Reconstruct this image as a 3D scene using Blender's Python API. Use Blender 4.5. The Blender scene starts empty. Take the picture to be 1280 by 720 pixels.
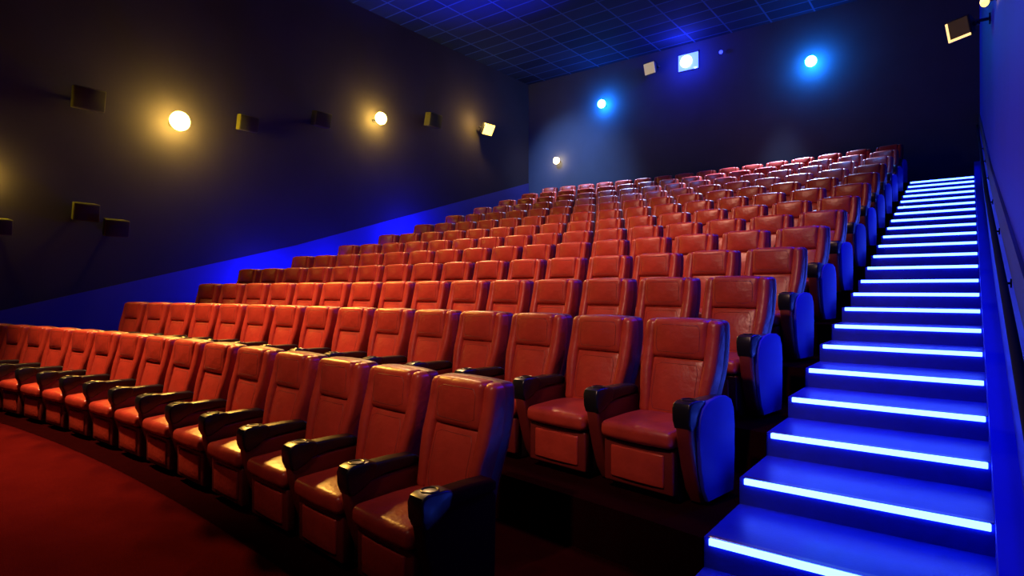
import bpy, bmesh, math, random
from mathutils import Vector, Matrix
random.seed(4)
S = bpy.context.scene
COL = S.collection
S.view_settings.view_transform = 'Standard'
S.view_settings.look = 'None'
PI = math.pi
EYE = 1.68

# ------------------------------------------------------------ materials
def mat(name, color, rough=.5, metal=0, noise=None, bump=None, emit=None, estr=0, spec=.5, coat=0):
    m = bpy.data.materials.new(name); m.use_nodes = True
    nt = m.node_tree; b = nt.nodes['Principled BSDF']
    b.inputs['Base Color'].default_value = (*color, 1)
    b.inputs['Roughness'].default_value = rough
    b.inputs['Metallic'].default_value = metal
    b.inputs['Specular IOR Level'].default_value = spec
    b.inputs['Coat Weight'].default_value = coat
    tc = nt.nodes.new('ShaderNodeTexCoord')
    if noise:
        n = nt.nodes.new('ShaderNodeTexNoise'); n.inputs['Scale'].default_value = noise[0]
        n.inputs['Detail'].default_value = 5
        nt.links.new(tc.outputs['Object'], n.inputs['Vector'])
        mx = nt.nodes.new('ShaderNodeMixRGB')
        k = noise[1]
        mx.inputs[1].default_value = (*[c*(1-k) for c in color], 1)
        mx.inputs[2].default_value = (*[min(1, c*(1+k)) for c in color], 1)
        nt.links.new(n.outputs['Fac'], mx.inputs[0]); nt.links.new(mx.outputs[0], b.inputs['Base Color'])
    if bump:
        n2 = nt.nodes.new('ShaderNodeTexNoise'); n2.inputs['Scale'].default_value = bump[0]; n2.inputs['Detail'].default_value = 3
        nt.links.new(tc.outputs['Object'], n2.inputs['Vector'])
        bp = nt.nodes.new('ShaderNodeBump'); bp.inputs['Strength'].default_value = bump[1]; bp.inputs['Distance'].default_value = .01
        nt.links.new(n2.outputs['Fac'], bp.inputs['Height']); nt.links.new(bp.outputs['Normal'], b.inputs['Normal'])
    if emit:
        b.inputs['Emission Color'].default_value = (*emit, 1); b.inputs['Emission Strength'].default_value = estr
    return m
M = {}
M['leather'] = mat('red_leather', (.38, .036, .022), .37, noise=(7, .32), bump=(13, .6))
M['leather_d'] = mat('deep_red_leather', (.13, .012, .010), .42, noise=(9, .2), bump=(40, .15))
M['thread'] = mat('dark_thread', (.16, .014, .010), .6)
M['black'] = mat('black_leather', (.010, .009, .012), .36, bump=(80, .1))
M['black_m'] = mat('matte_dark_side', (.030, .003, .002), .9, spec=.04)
M['plastic'] = mat('black_plastic', (.008, .008, .010), .3)
M['base'] = mat('seat_base_dark', (.02, .004, .004), .7)
M['panel'] = mat('end_panel_blue_lit', (.022, .025, .36), .6, spec=.25)  # blue light on the seat's side, put into the base colour
M['carpet'] = mat('red_carpet', (.060, .0034, .0038), .95, noise=(2.2, .3), bump=(160, .5), spec=0)
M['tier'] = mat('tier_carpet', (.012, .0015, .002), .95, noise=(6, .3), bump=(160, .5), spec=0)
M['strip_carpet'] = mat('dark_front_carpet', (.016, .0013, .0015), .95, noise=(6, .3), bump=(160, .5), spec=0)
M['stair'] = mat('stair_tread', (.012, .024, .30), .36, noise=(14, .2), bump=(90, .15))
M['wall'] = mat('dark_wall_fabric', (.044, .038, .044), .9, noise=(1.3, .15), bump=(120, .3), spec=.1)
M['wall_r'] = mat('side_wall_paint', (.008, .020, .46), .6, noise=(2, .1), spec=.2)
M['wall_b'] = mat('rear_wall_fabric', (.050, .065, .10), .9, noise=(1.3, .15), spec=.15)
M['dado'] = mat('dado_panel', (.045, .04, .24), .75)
M['band'] = mat('black_band', (.004, .004, .006), .6)
M['rail'] = mat('rail_metal', (.003, .003, .004), .85, spec=.1)
M['spk'] = mat('speaker_cabinet', (.13, .13, .022), .7, noise=(20, .2), spec=.1)
M['grille'] = mat('speaker_grille', (.060, .060, .012), .8, bump=(300, .5), spec=.1)
M['metal'] = mat('dark_metal', (.03, .03, .035), .4, metal=.6)
M['strip'] = mat('led_strip', (.5, .6, .9), .4, emit=(.040, .10, 1), estr=17)
M['warm'] = mat('warm_lens', (1, .8, .4), .4, emit=(1, .62, .09), estr=140)
M['warm_s'] = mat('warm_small_lens', (1, .8, .4), .4, emit=(1, .60, .07), estr=5)
M['warm_m'] = mat('warm_low_lens', (1, .8, .4), .4, emit=(1, .60, .20), estr=35)
M['warm2'] = mat('lit_speaker_face', (.6, .5, .3), .4, emit=(1, .80, .35), estr=.28)  # glow stands in for light falling on the rear speaker's front
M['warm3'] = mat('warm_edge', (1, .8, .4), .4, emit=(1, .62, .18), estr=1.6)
M['warm4'] = mat('dim_amber_lens', (.1, .07, .03), .6, emit=(1, .55, .15), estr=.02, spec=.1)
M['cool'] = mat('cool_lens', (.6, .8, 1), .4, emit=(.014, .26, 1), estr=220)
M['port'] = mat('port_glass', (.1, .1, .8), .1, emit=(.06, .12, 1), estr=5)
M['portw'] = mat('projector_beam_lens', (.8, .9, 1), .1, emit=(.7, .8, 1), estr=8)
M['blue_s'] = mat('tiny_blue_lens', (.1, .1, .8), .1, emit=(.03, .05, 1), estr=3)
M['chan'] = mat('strip_channel', (.25, .25, .3), .35, metal=.8)
# ceiling grid
m = mat('ceiling_tiles', (.08, .08, .10), .85, spec=.1); nt = m.node_tree
tc = nt.nodes.new('ShaderNodeTexCoord'); bk = nt.nodes.new('ShaderNodeTexBrick')
bk.offset = 0; bk.squash = 1
bk.inputs['Scale'].default_value = 1; bk.inputs['Brick Width'].default_value = 1.2; bk.inputs['Row Height'].default_value = .6
bk.inputs['Mortar Size'].default_value = .030; bk.inputs['Mortar Smooth'].default_value = .4
bk.inputs['Color1'].default_value = (.012, .024, .070, 1); bk.inputs['Color2'].default_value = (.006, .013, .042, 1)
bk.inputs['Mortar'].default_value = (.022, .060, .18, 1)
nt.links.new(tc.outputs['Object'], bk.inputs['Vector']); nt.links.new(bk.outputs['Color'], nt.nodes['Principled BSDF'].inputs['Base Color'])
M['ceil'] = m

# ------------------------------------------------------------ helpers
def link(name, bm, m, parent=None, smooth=True):
    me = bpy.data.meshes.new(name)
    bmesh.ops.recalc_face_normals(bm, faces=bm.faces)
    if smooth:
        for f in bm.faces: f.smooth = True
        for e in bm.edges:
            if len(e.link_faces) == 2 and e.calc_face_angle(0) > .7: e.smooth = False
    bm.to_mesh(me); bm.free(); me.materials.append(M[m])
    o = bpy.data.objects.new(name, me); COL.objects.link(o)
    if parent: o.parent = parent
    return o
def empty(name, label, cat, loc=(0, 0, 0), rz=0, group=None):
    o = bpy.data.objects.new(name, None); COL.objects.link(o); o.empty_display_size = .1
    o.location = loc; o.rotation_euler = (0, 0, rz); o['label'] = label; o['category'] = cat
    if group: o['group'] = group
    return o
def rbox_bm(x0, x1, y0, y1, z0, z1, r=.02, seg=3, cuts=(0, 0, 0), fn=None, bm=None):
    b = bmesh.new(); bmesh.ops.create_cube(b, size=1)
    for v in b.verts:
        v.co = Vector(((x0+x1)/2+v.co.x*(x1-x0), (y0+y1)/2+v.co.y*(y1-y0), (z0+z1)/2+v.co.z*(z1-z0)))
    if r > 0: bmesh.ops.bevel(b, geom=b.edges[:], offset=r, segments=seg, profile=.5, affect='EDGES')
    lo = (x0, y0, z0); hi = (x1, y1, z1)
    for ax in range(3):
        for k in range(cuts[ax]):
            t = (k+1)/(cuts[ax]+1); p = [0, 0, 0]; n = [0, 0, 0]
            p[ax] = lo[ax]+r+(hi[ax]-lo[ax]-2*r)*t; n[ax] = 1
            bmesh.ops.bisect_plane(b, geom=b.verts[:]+b.edges[:]+b.faces[:], plane_co=p, plane_no=n)
    if fn:
        for v in b.verts: v.co = fn(v.co.copy())
    if bm is not None:
        me = bpy.data.meshes.new('tmp'); b.to_mesh(me); b.free(); bm.from_mesh(me); bpy.data.meshes.remove(me); return bm
    return b
def prism_bm(pts, x0, x1, bev=0, seg=3):
    """side profile (y,z) extruded along x"""
    b = bmesh.new(); vs = [b.verts.new((x0, y, z)) for y, z in pts]
    f = b.faces.new(vs); r = bmesh.ops.extrude_face_region(b, geom=[f])
    for v in [g for g in r['geom'] if isinstance(g, bmesh.types.BMVert)]: v.co.x = x1
    if bev:
        es = [e for e in b.edges if abs(e.verts[0].co.x-e.verts[1].co.x) < 1e-6]
        bmesh.ops.bevel(b, geom=es, offset=bev, segments=seg, profile=.5, affect='EDGES')
    return b
def cyl_bm(p, q, r, n=20, r2=None, bm=None):
    p = Vector(p); q = Vector(q); b = bm or bmesh.new(); d = q-p
    mtx = Matrix.Translation((p+q)/2) @ d.to_track_quat('Z', 'Y').to_matrix().to_4x4()
    bmesh.ops.create_cone(b, cap_ends=True, segments=n, radius1=r, radius2=r if r2 is None else r2, depth=d.length, matrix=mtx)
    return b
def ring_bm(c, r0, r1, h, n=24):
    b = bmesh.new(); L = []
    for i in range(n):
        a = 2*PI*i/n; ca, sa = math.cos(a), math.sin(a)
        L.append([b.verts.new((c[0]+rr*ca, c[1]+rr*sa, c[2]+zz)) for rr, zz in ((r1, 0), (r1, h*.7), ((r0+r1)/2, h), (r0, h*.7), (r0, -.0))])
    for i in range(n):
        A, B = L[i], L[(i+1) % n]
        for k in range(4): b.faces.new((A[k], A[k+1], B[k+1], B[k]))
        b.faces.new((A[4], A[0], B[0], B[4]))
    return b
def loop_tube(pts, r=.003, bm=None):
    """thin 4-sided cord through a closed list of points (normal about y)"""
    b = bm or bmesh.new(); n = len(pts); L = []
    for i in range(n):
        p = Vector(pts[i]); t = (Vector(pts[(i+1) % n])-Vector(pts[i-1])).normalized()
        s = t.cross(Vector((0, 1, 0))).normalized(); u = Vector((0, 1, 0))
        L.append([b.verts.new(p+s*r), b.verts.new(p-u*r), b.verts.new(p-s*r), b.verts.new(p+u*r)])
    for i in range(n):
        A, B = L[i], L[(i+1) % n]
        for k in range(4): b.faces.new((A[k], A[(k+1) % 4], B[(k+1) % 4], B[k]))
    return b
def struct(o): o['kind'] = 'structure'; return o
def spot(name, loc, tgt, power, color, angle=60, blend=.5, size=.1):
    l = bpy.data.lights.new(name, 'SPOT'); l.energy = power; l.color = color; l.spot_size = math.radians(angle); l.spot_blend = blend; l.shadow_soft_size = size
    o = bpy.data.objects.new(name, l); COL.objects.link(o); o.location = loc
    o.rotation_euler = (Vector(tgt)-Vector(loc)).to_track_quat('-Z', 'Y').to_euler(); return o
def point(name, loc, power, color, size=.05):
    l = bpy.data.lights.new(name, 'POINT'); l.energy = power; l.color = color; l.shadow_soft_size = size
    o = bpy.data.objects.new(name, l); COL.objects.link(o); o.location = loc; return o

# ------------------------------------------------------------ layout functions
KR = .026
def Sy(k): return 3.25+.64*(k-1)
def Sz(k):
    z = -1.35+.165*(k-1)
    if k > 10: z += KR*(k-10)
    return z+EYE
def sag(x): return .45*(1-((x+6.9)/5.6)**2)
XL, XR, XA = -14.0, .22, -1.16
YB, YF, ZC = 19.4, -6.0, 9.9
NR = 13

# ------------------------------------------------------------ room shell
def slab(name, x0, x1, y0, y1, z0, z1, m): return struct(link(name, rbox_bm(x0, x1, y0, y1, z0, z1, r=0), m, smooth=False))
slab('floor', XL, XR, YF, 4.2, -.1, 0, 'carpet')
slab('ceiling', XL-.2, XR+.2, YF-.2, YB+.2, ZC, ZC+.1, 'ceil')
slab('wall_left', XL-.2, XL, YF, YB, -.1, ZC, 'wall')
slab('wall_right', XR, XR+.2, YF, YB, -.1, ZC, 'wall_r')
slab('wall_back', XL-.2, XR+.2, YB, YB+.2, -.1, ZC, 'wall_b')
slab('wall_front', XL-.2, XR+.2, YF-.2, YF, -.1, ZC, 'wall')
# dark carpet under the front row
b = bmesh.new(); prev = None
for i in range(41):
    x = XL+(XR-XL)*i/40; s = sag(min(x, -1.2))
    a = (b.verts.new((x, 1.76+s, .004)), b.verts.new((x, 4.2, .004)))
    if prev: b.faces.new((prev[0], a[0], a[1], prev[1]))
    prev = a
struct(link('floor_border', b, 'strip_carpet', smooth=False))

# tiers
prof = [(Sy(1), -.02)]
for r in range(2, NR+1):
    k = 2*r-3
    prof.append((Sy(k), Sz(k)))
    if r < NR: prof.append((Sy(k+2), Sz(k)))
b = bmesh.new(); cols = []
N = 48
for i in range(N+1):
    x = XL+(XA-XL)*i/N; s = sag(x)
    c = [b.verts.new((x, y+s, z)) for y, z in prof]; c.append(b.verts.new((x, YB, prof[-1][1]))); cols.append(c)
for i in range(N):
    for j in range(len(cols[0])-1): b.faces.new((cols[i][j], cols[i][j+1], cols[i+1][j+1], cols[i+1][j]))
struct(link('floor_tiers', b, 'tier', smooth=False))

# stairs
pts = [(Sy(0), 0)]
for k in range(0, 24):
    pts.append((Sy(k), Sz(k)))
    if k < 23: pts.append((Sy(k+1), Sz(k)))
pts += [(YB, Sz(23)), (YB, 0)]
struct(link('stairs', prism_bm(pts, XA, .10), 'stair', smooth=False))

# sloping kerb beside the stairs, wall band, dado
def basez(y):
    k = (y-3.25)/.64+1
    return -1.35+.165*(k-1)+(KR*(k-10) if k > 10 else 0)+EYE
def slope_pts(y0, y1, up0, up1):
    ys = [y0, Sy(10), y1]
    return [(y, basez(y)+up0) for y in ys]+[(y, basez(y)+up1) for y in reversed(ys)]
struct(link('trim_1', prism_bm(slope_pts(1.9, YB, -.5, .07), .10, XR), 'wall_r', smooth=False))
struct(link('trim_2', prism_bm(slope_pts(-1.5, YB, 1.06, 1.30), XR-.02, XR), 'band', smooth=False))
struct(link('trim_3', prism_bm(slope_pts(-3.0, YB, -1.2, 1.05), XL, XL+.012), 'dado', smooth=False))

# handrail
hr = empty('handrail', 'black metal handrail running up the blue wall beside the stairs', 'handrail', (0, 0, 0))
b = cyl_bm((.165, 2.4, basez(2.4)+1.0), (.165, Sy(10), basez(Sy(10))+1.0), .022)
cyl_bm((.165, Sy(10), basez(Sy(10))+1.0), (.165, 19.3, basez(19.3)+1.0), .022, bm=b)
link('rail', b, 'rail', hr)
for y in [3.2+1.9*i for i in range(7)]:
    z = basez(y)+1.0
    b = cyl_bm((.165, y, z-.02), (.165, y, z-.08), .008, 8); cyl_bm((.165, y, z-.08), (XR, y, z-.08), .008, 8, bm=b)
    cyl_bm((XR-.008, y, z-.08), (XR, y, z-.08), .03, 16, bm=b)
    link('bracket', b, 'rail', hr)

# ------------------------------------------------------------ step lights
ORD = 'zeroth first second third fourth fifth sixth seventh eighth ninth tenth eleventh twelfth thirteenth fourteenth fifteenth sixteenth seventeenth eighteenth nineteenth twentieth twenty-first twenty-second twenty-third twenty-fourth'.split()
p0 = empty('step_light', 'x', 'step light', (0, 0, 0), 0, 'glowing step edge lights on the stairs')
link('diffuser', rbox_bm(XA+.03, .085, -.014, .012, -.036, .000, r=.004, seg=2), 'strip', p0)
link('channel', rbox_bm(XA+.02, .095, .010, .045, -.001, .004, r=.0015, seg=1), 'chan', p0)
def dup(root, loc, rz):
    r = root.copy(); COL.objects.link(r); r.location = loc; r.rotation_euler = (0, 0, rz)
    for ch in root.children:
        c = ch.copy(); COL.objects.link(c); c.parent = r
        for g in ch.children:
            d = g.copy(); COL.objects.link(d); d.parent = c
    return r
for k in range(0, 24):
    o = p0 if k == 0 else dup(p0, (0, 0, 0), 0)
    o.location = (0, Sy(k), Sz(k))
    o['label'] = 'glowing blue-white light strip on the edge of the %s stair step from the bottom' % ORD[k+1] if k < 23 else 'glowing blue-white light strip on the edge of the topmost stair step'

# ------------------------------------------------------------ seat
RT = math.tan(math.radians(14))
def recl(p):
    p.y += max(0, p.z-.42)*RT
    return p
def make_seat(arms, panel, near):
    """near: rows close enough to show their stitching and the panel on the front flap"""
    t = empty('cinema_seat', 'x', 'cinema seat', (0, 0, 0), 0, 'red leather recliner seats')
    link('seat_base', rbox_bm(-.265, .265, -.25, .24, .0, .37, .02, 2), 'base', t)
    def fc(p):
        u = p.x/.27; v = (p.y+.10)/.26
        if p.z > .42: p.z += .018*(1-u*u)*(1-v*v*.8)
        p.z += .012*max(0, -v)*-1 if p.z > .42 else 0
        if p.y < -.25: p.y -= .015*(1-u*u)
        return p
    link('seat_cushion', rbox_bm(-.280, .280, -.37, .17, .35, .475, .042, 5, (5, 5, 0), fc), 'leather', t)
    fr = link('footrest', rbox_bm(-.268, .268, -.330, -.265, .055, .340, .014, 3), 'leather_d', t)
    def fp(p):
        if p.y < -.33: p.y -= .008*(1-(p.x/.2)**2)
        return p
    if near: link('footrest_pad', rbox_bm(-.205, .205, -.342, -.320, .095, .305, .010, 3, (4, 0, 2), fp), 'leather', fr)
    def shp(h): return .90+.10*min(1, max(0, (h-.22)/.30)) - .02*max(0, (h-.72)/.28)**2
    def top(p, h):
        if h > .6: p.y -= .045*((h-.6)/.4)**2
        if h > .8: p.z -= .012*(p.x/.3)**2*(h-.8)/.2
        return recl(p)
    def fb(p):
        h = (p.z-.40)/.75
        p.x *= shp(h)
        return top(p, h)
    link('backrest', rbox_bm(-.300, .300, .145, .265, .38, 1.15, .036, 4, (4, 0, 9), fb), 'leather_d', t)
    def bol(sx):
        def f(p):
            h = (p.z-.40)/.75
            p.x = p.x*shp(h)
            k = (1-((h-.45)/.55)**2)
            if p.y < .13: p.y -= .040*max(0, k)
            return top(p, h)
        x0, x1 = (.200, .298) if sx > 0 else (-.298, -.200)
        return rbox_bm(x0, x1, .078, .21, .46, 1.147, .040, 5, (1, 0, 9), f)
    link('side_bolster', bol(1), 'leather', t); link('side_bolster', bol(-1), 'leather', t)
    def puff(zc, hz, amt, w):
        def f(p):
            u = p.x/w; v = (p.z-zc)/hz; h = (p.z-.40)/.75
            if p.y < .14: p.y -= amt*max(0, 1-u*u)*max(0, 1-v*v)
            return top(p, h)
        return f
    fh = puff(1.00, .15, .036, .23); fbk = puff(.66, .24, .036, .23)
    hd = link('headrest', rbox_bm(-.216, .216, .058, .20, .862, 1.150, .036, 5, (5, 0, 5), fh), 'leather', t)
    bc = link('back_cushion', rbox_bm(-.212, .212, .080, .18, .45, .872, .028, 5, (5, 0, 6), fbk), 'leather', t)
    def rect(x, z0, z1, y, fn):
        P = []; n = 10; r = .02
        def seg(a, c):
            for i in range(n): P.append((a[0]+(c[0]-a[0])*i/n, a[1]+(c[1]-a[1])*i/n))
        seg((-x+r, z0), (x-r, z0)); seg((x, z0+r), (x, z1-r)); seg((x-r, z1), (-x+r, z1)); seg((-x, z1-r), (-x, z0+r))
        return [fn(Vector((a, y, c))) for a, c in P]
    if near:
        link('stitching', loop_tube(rect(.172, .908, 1.103, .0585, fh), .0022), 'thread', hd)
        link('stitching', loop_tube(rect(.168, .50, .826, .0805, fbk), .0020), 'thread', bc)
    AP = [(.15, .02), (-.20, .02), (-.25, .10), (-.30, .24), (-.345, .40), (-.362, .50), (-.345, .56), (.13, .59), (.16, .54)]
    PP = [(-.30, .540), (-.30, .645), (-.24, .657), (-.05, .660), (.10, .654), (.135, .632), (.135, .585), (-.10, .58)]
    CP = [(-.360, .500), (-.380, .545), (-.384, .625), (-.370, .657), (-.335, .670), (-.23, .670), (-.19, .662), (-.175, .64), (-.20, .57), (-.27, .53), (-.33, .495)]
    for sx in arms:
        xc = .35*sx
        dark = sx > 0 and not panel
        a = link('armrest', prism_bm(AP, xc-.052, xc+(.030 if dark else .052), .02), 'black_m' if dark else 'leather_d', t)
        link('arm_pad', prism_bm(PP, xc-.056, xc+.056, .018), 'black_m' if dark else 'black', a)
        b = prism_bm(CP, xc-.062, xc+.062, .014)
        r_ = ring_bm((xc, -.285, .668), .038, .050, .008); me = bpy.data.meshes.new('t'); r_.to_mesh(me); r_.free(); b.from_mesh(me)
        link('cup_holder', b, 'plastic', a)
    if panel:
        EP = [(-.18, .03), (-.23, .11), (-.265, .24), (-.285, .38), (-.29, .49), (-.275, .565), (-.235, .62), (-.16, .655), (-.04, .672), (.06, .665), (.13, .635), (.165, .57), (.178, .46), (.172, .30), (.168, .12), (.155, .03)]
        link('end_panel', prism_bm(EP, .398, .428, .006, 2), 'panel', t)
    return t
proto = {('A', True): make_seat((-1,), False, True), ('B', True): make_seat((-1, 1), True, True), ('C', True): make_seat((-1, 1), False, True),
         ('A', False): make_seat((-1,), False, False), ('B', False): make_seat((-1, 1), True, False)}
used = set()
for r in range(1, NR+1):
    if r == 1: n, x0, y0, z = 15, -2.48, 2.31, 0
    else:
        n = 15 if r in (2, 3) else 16
        k = 2*r-3; x0, y0, z = -1.69, Sy(k)+.64, Sz(k)
    for i in range(n):
        x = x0-.70*i; y = y0+sag(x); rz = math.atan(-.45*2*(x+6.9)/5.6**2)
        kind = ('A' if i else ('C' if r == 1 else 'B'), r <= 4)
        if kind in used: o = dup(proto[kind], (x, y, z), rz)
        else: o = proto[kind]; used.add(kind); o.location = (x, y, z); o.rotation_euler.z = rz
        if i == 0:
            if r == 1: lab = 'large red leather recliner seat with black arms at right end of the front row'
            else: lab = 'red leather recliner seat with blue-lit side beside the stairs, %s row from front' % ORD[r]
        else:
            lab = 'red leather recliner seat, %s from the stairs end, %s row from the front' % (ORD[i+1], ORD[r]) if i < n-1 else 'red leather recliner seat at the far left wall end of %s row from front' % ORD[r]
        o['label'] = lab; o['group'] = 'red recliner seats in the %s row' % ORD[r]

# ------------------------------------------------------------ fixtures
def wall_speaker(loc, rz, label, s=1.0, tilt=12):
    """faces local -y"""
    t = empty('wall_speaker', label, 'speaker', loc, rz, None)
    T = math.radians(tilt)
    def f(p):
        p.x *= .82 if p.y > 0 else 1
        q = Vector((p.x, p.y*math.cos(T)-p.z*math.sin(T)-.12, p.z*math.cos(T)+p.y*math.sin(T)))
        return q*s
    link('cabinet', rbox_bm(-.26, .26, -.15, .13, -.20, .20, .015, 2, (0, 0, 0), f), 'spk', t)
    link('grille', rbox_bm(-.24, .24, -.165, -.148, -.18, .18, .006, 2, (0, 0, 0), f), 'grille', t)
    b = rbox_bm(-.03*s, .03*s, -.06*s, .17*s, -.03*s, .03*s, .005, 1)
    rbox_bm(-.07*s, .07*s, .155*s, .17*s, -.09*s, .09*s, .003, 1, bm=b)
    link('wall_bracket', b, 'metal', t)
    return t
def px(u_px, v_px, X=None, Y=None):
    a = math.radians(37.4); u = (u_px-640)/748; v = (363-v_px)/748
    dx = -math.sin(a)+u*math.cos(a); dy = math.cos(a)+u*math.sin(a)
    d = X/dx if X is not None else Y/dy
    return Vector((dx*d, dy*d, EYE+v*d))
LW = XL+.17
for (u, v, s, lab) in [(105, 125, 1.05, 'brown wall speaker high on the left wall, left of the bright warm lamp'),
                    (305, 155, .9, 'dim wall speaker high on left wall just right of the brightest warm lamp'),
                    (397, 150, .95, 'dim wall speaker on left wall just left of the middle warm lamp'),
                    (537, 151, 1.05, 'dark wall speaker on left wall between middle warm lamp and corner floodlight'),
                    (103, 265, .85, 'small brown wall speaker low on the left wall, upper of the low pair'),
                    (141, 285, .85, 'small brown wall speaker low on the left wall, right and lower of pair'),
                    (-4, 283, .7, 'small dark wall speaker cut off by the left edge of the photo')]:
    p = px(u, v, X=LW); o = wall_speaker(p, PI/2, lab, s); o['group'] = 'speakers on the left wall'

def lamp(loc, rz, label, lens, group, s=1.0):
    """globe lamp on a short stem, facing local -y"""
    t = empty('wall_lamp', label, 'lamp', loc, rz, group)
    b = cyl_bm((0, 0, 0), (0, -.02*s, 0), .05*s, 28); cyl_bm((0, -.02*s, 0), (0, -.18*s, 0), .022*s, 16, bm=b)
    link('wall_mount', b, 'metal', t)
    b = bmesh.new(); bmesh.ops.create_uvsphere(b, u_segments=20, v_segments=12, radius=.15*s)
    for v in b.verts: v.co.y = v.co.y*.8-.29*s
    link('globe', b, lens, t)
    return t
G = 'warm lamps on the left wall'
lamp(px(222, 152, X=XL+.3), PI/2, 'round warm yellow wall lamp, brightest and leftmost on the left wall', 'warm', G, 1.35).location.x = XL
lamp(px(475, 148, X=XL+.3), PI/2, 'round warm yellow wall lamp, middle of the left wall', 'warm', G, 1.15).location.x = XL
lamp(px(-24, 215, X=XL+.3), PI/2, 'round warm wall lamp just outside the left edge, glowing on the wall', 'warm', G, .70).location.x = XL
G = 'cool lamps on the back wall'
lamp(px(757, 132, Y=YB), 0, 'round cyan-blue lamp on the back wall, left of the projection window', 'cool', G, 1.0)
lamp(px(1017, 80, Y=YB), 0, 'round cyan-blue lamp on the back wall, right of the projection window', 'cool', G, 1.05)
lamp(px(700, 202, Y=YB), 0, 'small dim lamp low on the back wall near the left corner', 'warm_m', G, .85)
lamp(px(903, 66, Y=YB), 0, 'tiny blue lamp beside the projection window', 'blue_s', G, .4)

def flood(loc, rz, label, s, lens, tilt=20, group=None, edge=False):
    t = empty('floodlight', label, 'floodlight', loc, rz, group)
    T = math.radians(tilt)
    def f(p):
        k = 1 if p.y < 0 else .7
        p.x *= k; p.z *= k
        return Vector((p.x, p.y*math.cos(T)-p.z*math.sin(T), p.z*math.cos(T)+p.y*math.sin(T)))*s
    link('housing', rbox_bm(-.25, .25, -.14, .12, -.22, .22, .02, 2, (0, 0, 0), f), 'metal', t)
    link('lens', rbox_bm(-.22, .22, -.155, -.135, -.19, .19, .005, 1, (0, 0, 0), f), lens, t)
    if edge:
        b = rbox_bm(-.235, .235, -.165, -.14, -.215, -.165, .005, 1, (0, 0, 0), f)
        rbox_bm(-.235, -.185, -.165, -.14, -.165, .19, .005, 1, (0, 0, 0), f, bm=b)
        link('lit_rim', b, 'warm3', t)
        R_ = Matrix.Rotation(-rz, 3, 'Z')
        d = R_ @ Vector((XR-loc[0], 0, 0)); d0 = R_ @ Vector((XR-loc[0]-.02, 0, 0))
        b = cyl_bm((0, 0, .05), (d.x, d.y, .05), .02, 12); cyl_bm((d0.x, d0.y, .05), (d.x, d.y, .05), .07, 20, bm=b)
        link('wall_arm', b, 'metal', t)
    b = rbox_bm(-.03*s, .03*s, .05*s, .34*s, -.02*s, .02*s, .004, 1)
    rbox_bm(-.30*s, -.275*s, -.02*s, .07*s, -.03*s, .03*s, .004, 1, bm=b); rbox_bm(.275*s, .30*s, -.02*s, .07*s, -.03*s, .03*s, .004, 1, bm=b)
    rbox_bm(-.30*s, .30*s, .06*s, .085*s, -.03*s, .03*s, .004, 1, bm=b)
    link('yoke', b, 'metal', t)
    return t
p = px(608, 160, X=XL+.355); flood(p, PI/2-.12, 'warm glowing floodlight on the left wall nearest the back corner', 1.0, 'warm_s', 32)
point('flood_glow', p+Vector((.15, -.45, .1)), 70, (1, .60, .13), .05)
p = px(815, 85, Y=YB-.34); flood(p, -.2, 'pale square speaker with glowing front on the back wall, left of the projection window', .95, 'warm2', 15)  # rear speaker made with the flood shape; its lit front is added glow
p = Vector((-.06, 9.6, EYE+.437*7.7))
flood(p, -PI/2+.95, 'yellow-edged square floodlight high on the right wall above the stairs', .60, 'warm4', 15, None, True)
lamp(Vector((XR, 7.6, EYE+2.88)), -PI/2, 'small bright warm lamp at the top right corner on the right wall', 'warm_s', None, .32)

# projection window
p = px(861, 77, Y=YB)
b = bmesh.new()
for (x0, x1, z0, z1) in ((-.36, .36, .27, .29), (-.36, .36, -.29, -.27), (-.36, -.34, -.27, .27), (.34, .36, -.27, .27)):
    rbox_bm(p.x+x0, p.x+x1, YB-.03, YB, p.z+z0, p.z+z1, .004, 1, bm=b)
w = struct(link('window_1', b, 'metal'))
link('pane', rbox_bm(p.x-.34, p.x+.34, YB-.025, YB-.01, p.z-.27, p.z+.27, .002, 1), 'port', w)
pj = empty('projector', 'bright white-blue projector lens glowing in the projection window', 'projector', (p.x-.06, YB-.02, p.z+.01))
b = cyl_bm((0, 0, 0), (0, -.05, 0), .13, 28); link('lens_barrel', b, 'port', pj)
b = bmesh.new(); bmesh.ops.create_uvsphere(b, u_segments=20, v_segments=12, radius=.20)
for v in b.verts: v.co.y = v.co.y*.3-.05
link('lens', b, 'portw', pj)
point('port_glow', p+Vector((0, -.7, 0)), 150, (.02, .04, 1), .03)

# blue glow along the left aisle, low behind the row ends
DB = (.008, .010, 1)
for (u, v, pw) in ((350, 332, 300), (525, 278, 330), (430, 306, 80)):
    q = px(u, v, X=XL+.8); q.z -= .5
    point('aisle_glow', q, pw, DB, .05)

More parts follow.
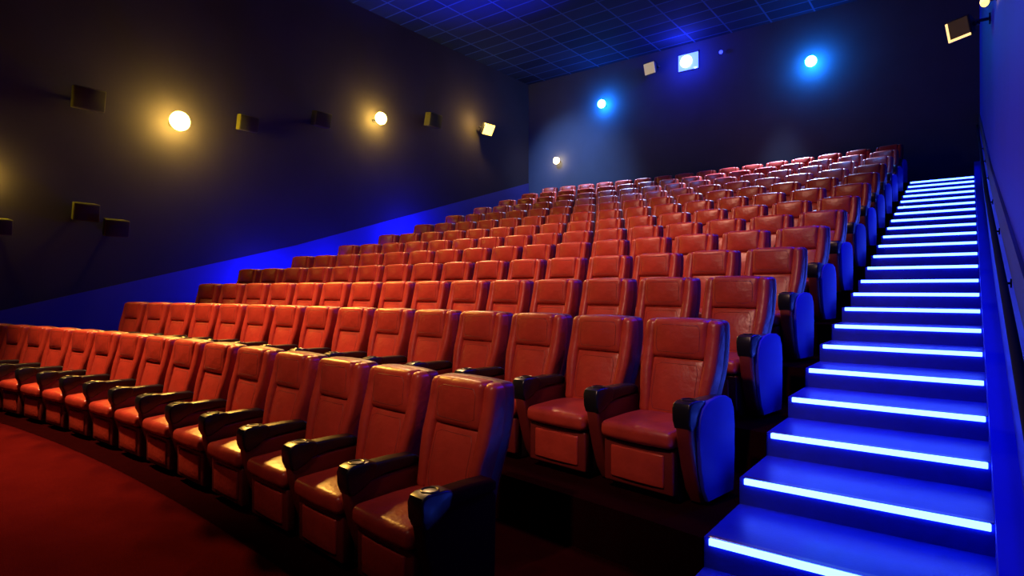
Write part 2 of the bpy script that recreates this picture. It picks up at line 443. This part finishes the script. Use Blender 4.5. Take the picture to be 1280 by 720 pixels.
# ------------------------------------------------------------ lights
spot('key_front', (-8.6, .4, 9.4), (-8.2, 3.5, 0.5), 6800, (1, .56, .25), 52, .95, .12)
spot('key_right', (-2.6, -1.4, 6.5), (-3.2, 4.9, 1.3), 1250, (1, .56, .38), 48, .95, .15)
spot('key_rows', (-6.5, 3.2, 9.6), (-6.5, 8.6, 2.0), 4000, (1, .50, .34), 75, .95, .12)
spot('gold_back', (-12.9, 6.0, 6.8), (-7.2, 3.0, .8), 4600, (1, .50, .08), 52, .9, .7)
spot('gold_rows', (-13.2, 11.5, 9.0), (-7.0, 6.5, 2.0), 2400, (1, .55, .22), 75, .9, .3)
BL = (.003, .008, 1)
for y, pw in ((2.8, 560), (6.5, 680), (11, 520), (16, 520)):
    spot('stair_blue', (-.10, y+1.5, 9.5), (-.40, y+1.0, 1.5), pw, BL, 38, .8, .1)
for y in (6.4, 9.2, 12.4, 15.8):
    spot('side_blue', (.10, y, basez(y)+2.9), (-1.9, y-1.9, basez(y-1.9)+.5), 360, BL, 72, .8, .06)
spot('wall_blue', (-1.5, 5.5, 9.4), (.22, 6.5, 4.6), 1300, BL, 76, .9, .1)
spot('wall_blue_front', (-.9, 2.2, 6.0), (.22, 3.9, 2.6), 420, BL, 60, .9, .1)
spot('back_cool', (-4.5, 18.9, 9.6), (-4.5, 16.8, 4.6), 20000, (.45, .60, 1), 66, .9, .06)
spot('back_cool', (-10.0, 18.9, 9.6), (-10.0, 16.8, 4.6), 9000, (.45, .60, 1), 60, .9, .06)
spot('rear_rows_cool', (-3.2, 11.4, 9.6), (-3.0, 16.0, 3.9), 2000, (.10, .30, 1), 38, .95, .12)
spot('rear_rows_cool', (-9.2, 10.8, 9.6), (-7.4, 16.0, 3.9), 1500, (.10, .30, 1), 40, .95, .12)
spot('back_wash', (-12.0, 14.6, 9.0), (-11.9, 19.4, 6.0), 2600, (.24, .44, 1), 58, 1, .2)
spot('ceiling_blue', (-10.0, 12.6, 4.8), (-10.2, 11.4, 9.9), 4600, (.006, .034, 1), 80, 1, .1)

W = bpy.data.worlds.new('World'); S.world = W; W.use_nodes = True
W.node_tree.nodes['Background'].inputs[0].default_value = (.01, .01, .10, 1); W.node_tree.nodes['Background'].inputs[1].default_value = .05

# ------------------------------------------------------------ camera
cam = bpy.data.cameras.new('Camera'); co = bpy.data.objects.new('Camera', cam); COL.objects.link(co)
cam.lens = 748/1280*36; cam.sensor_width = 36; cam.clip_start = .02
co.location = (0, 0, EYE); co.rotation_euler = (math.radians(90.23), 0, math.radians(37.4))
S.camera = co
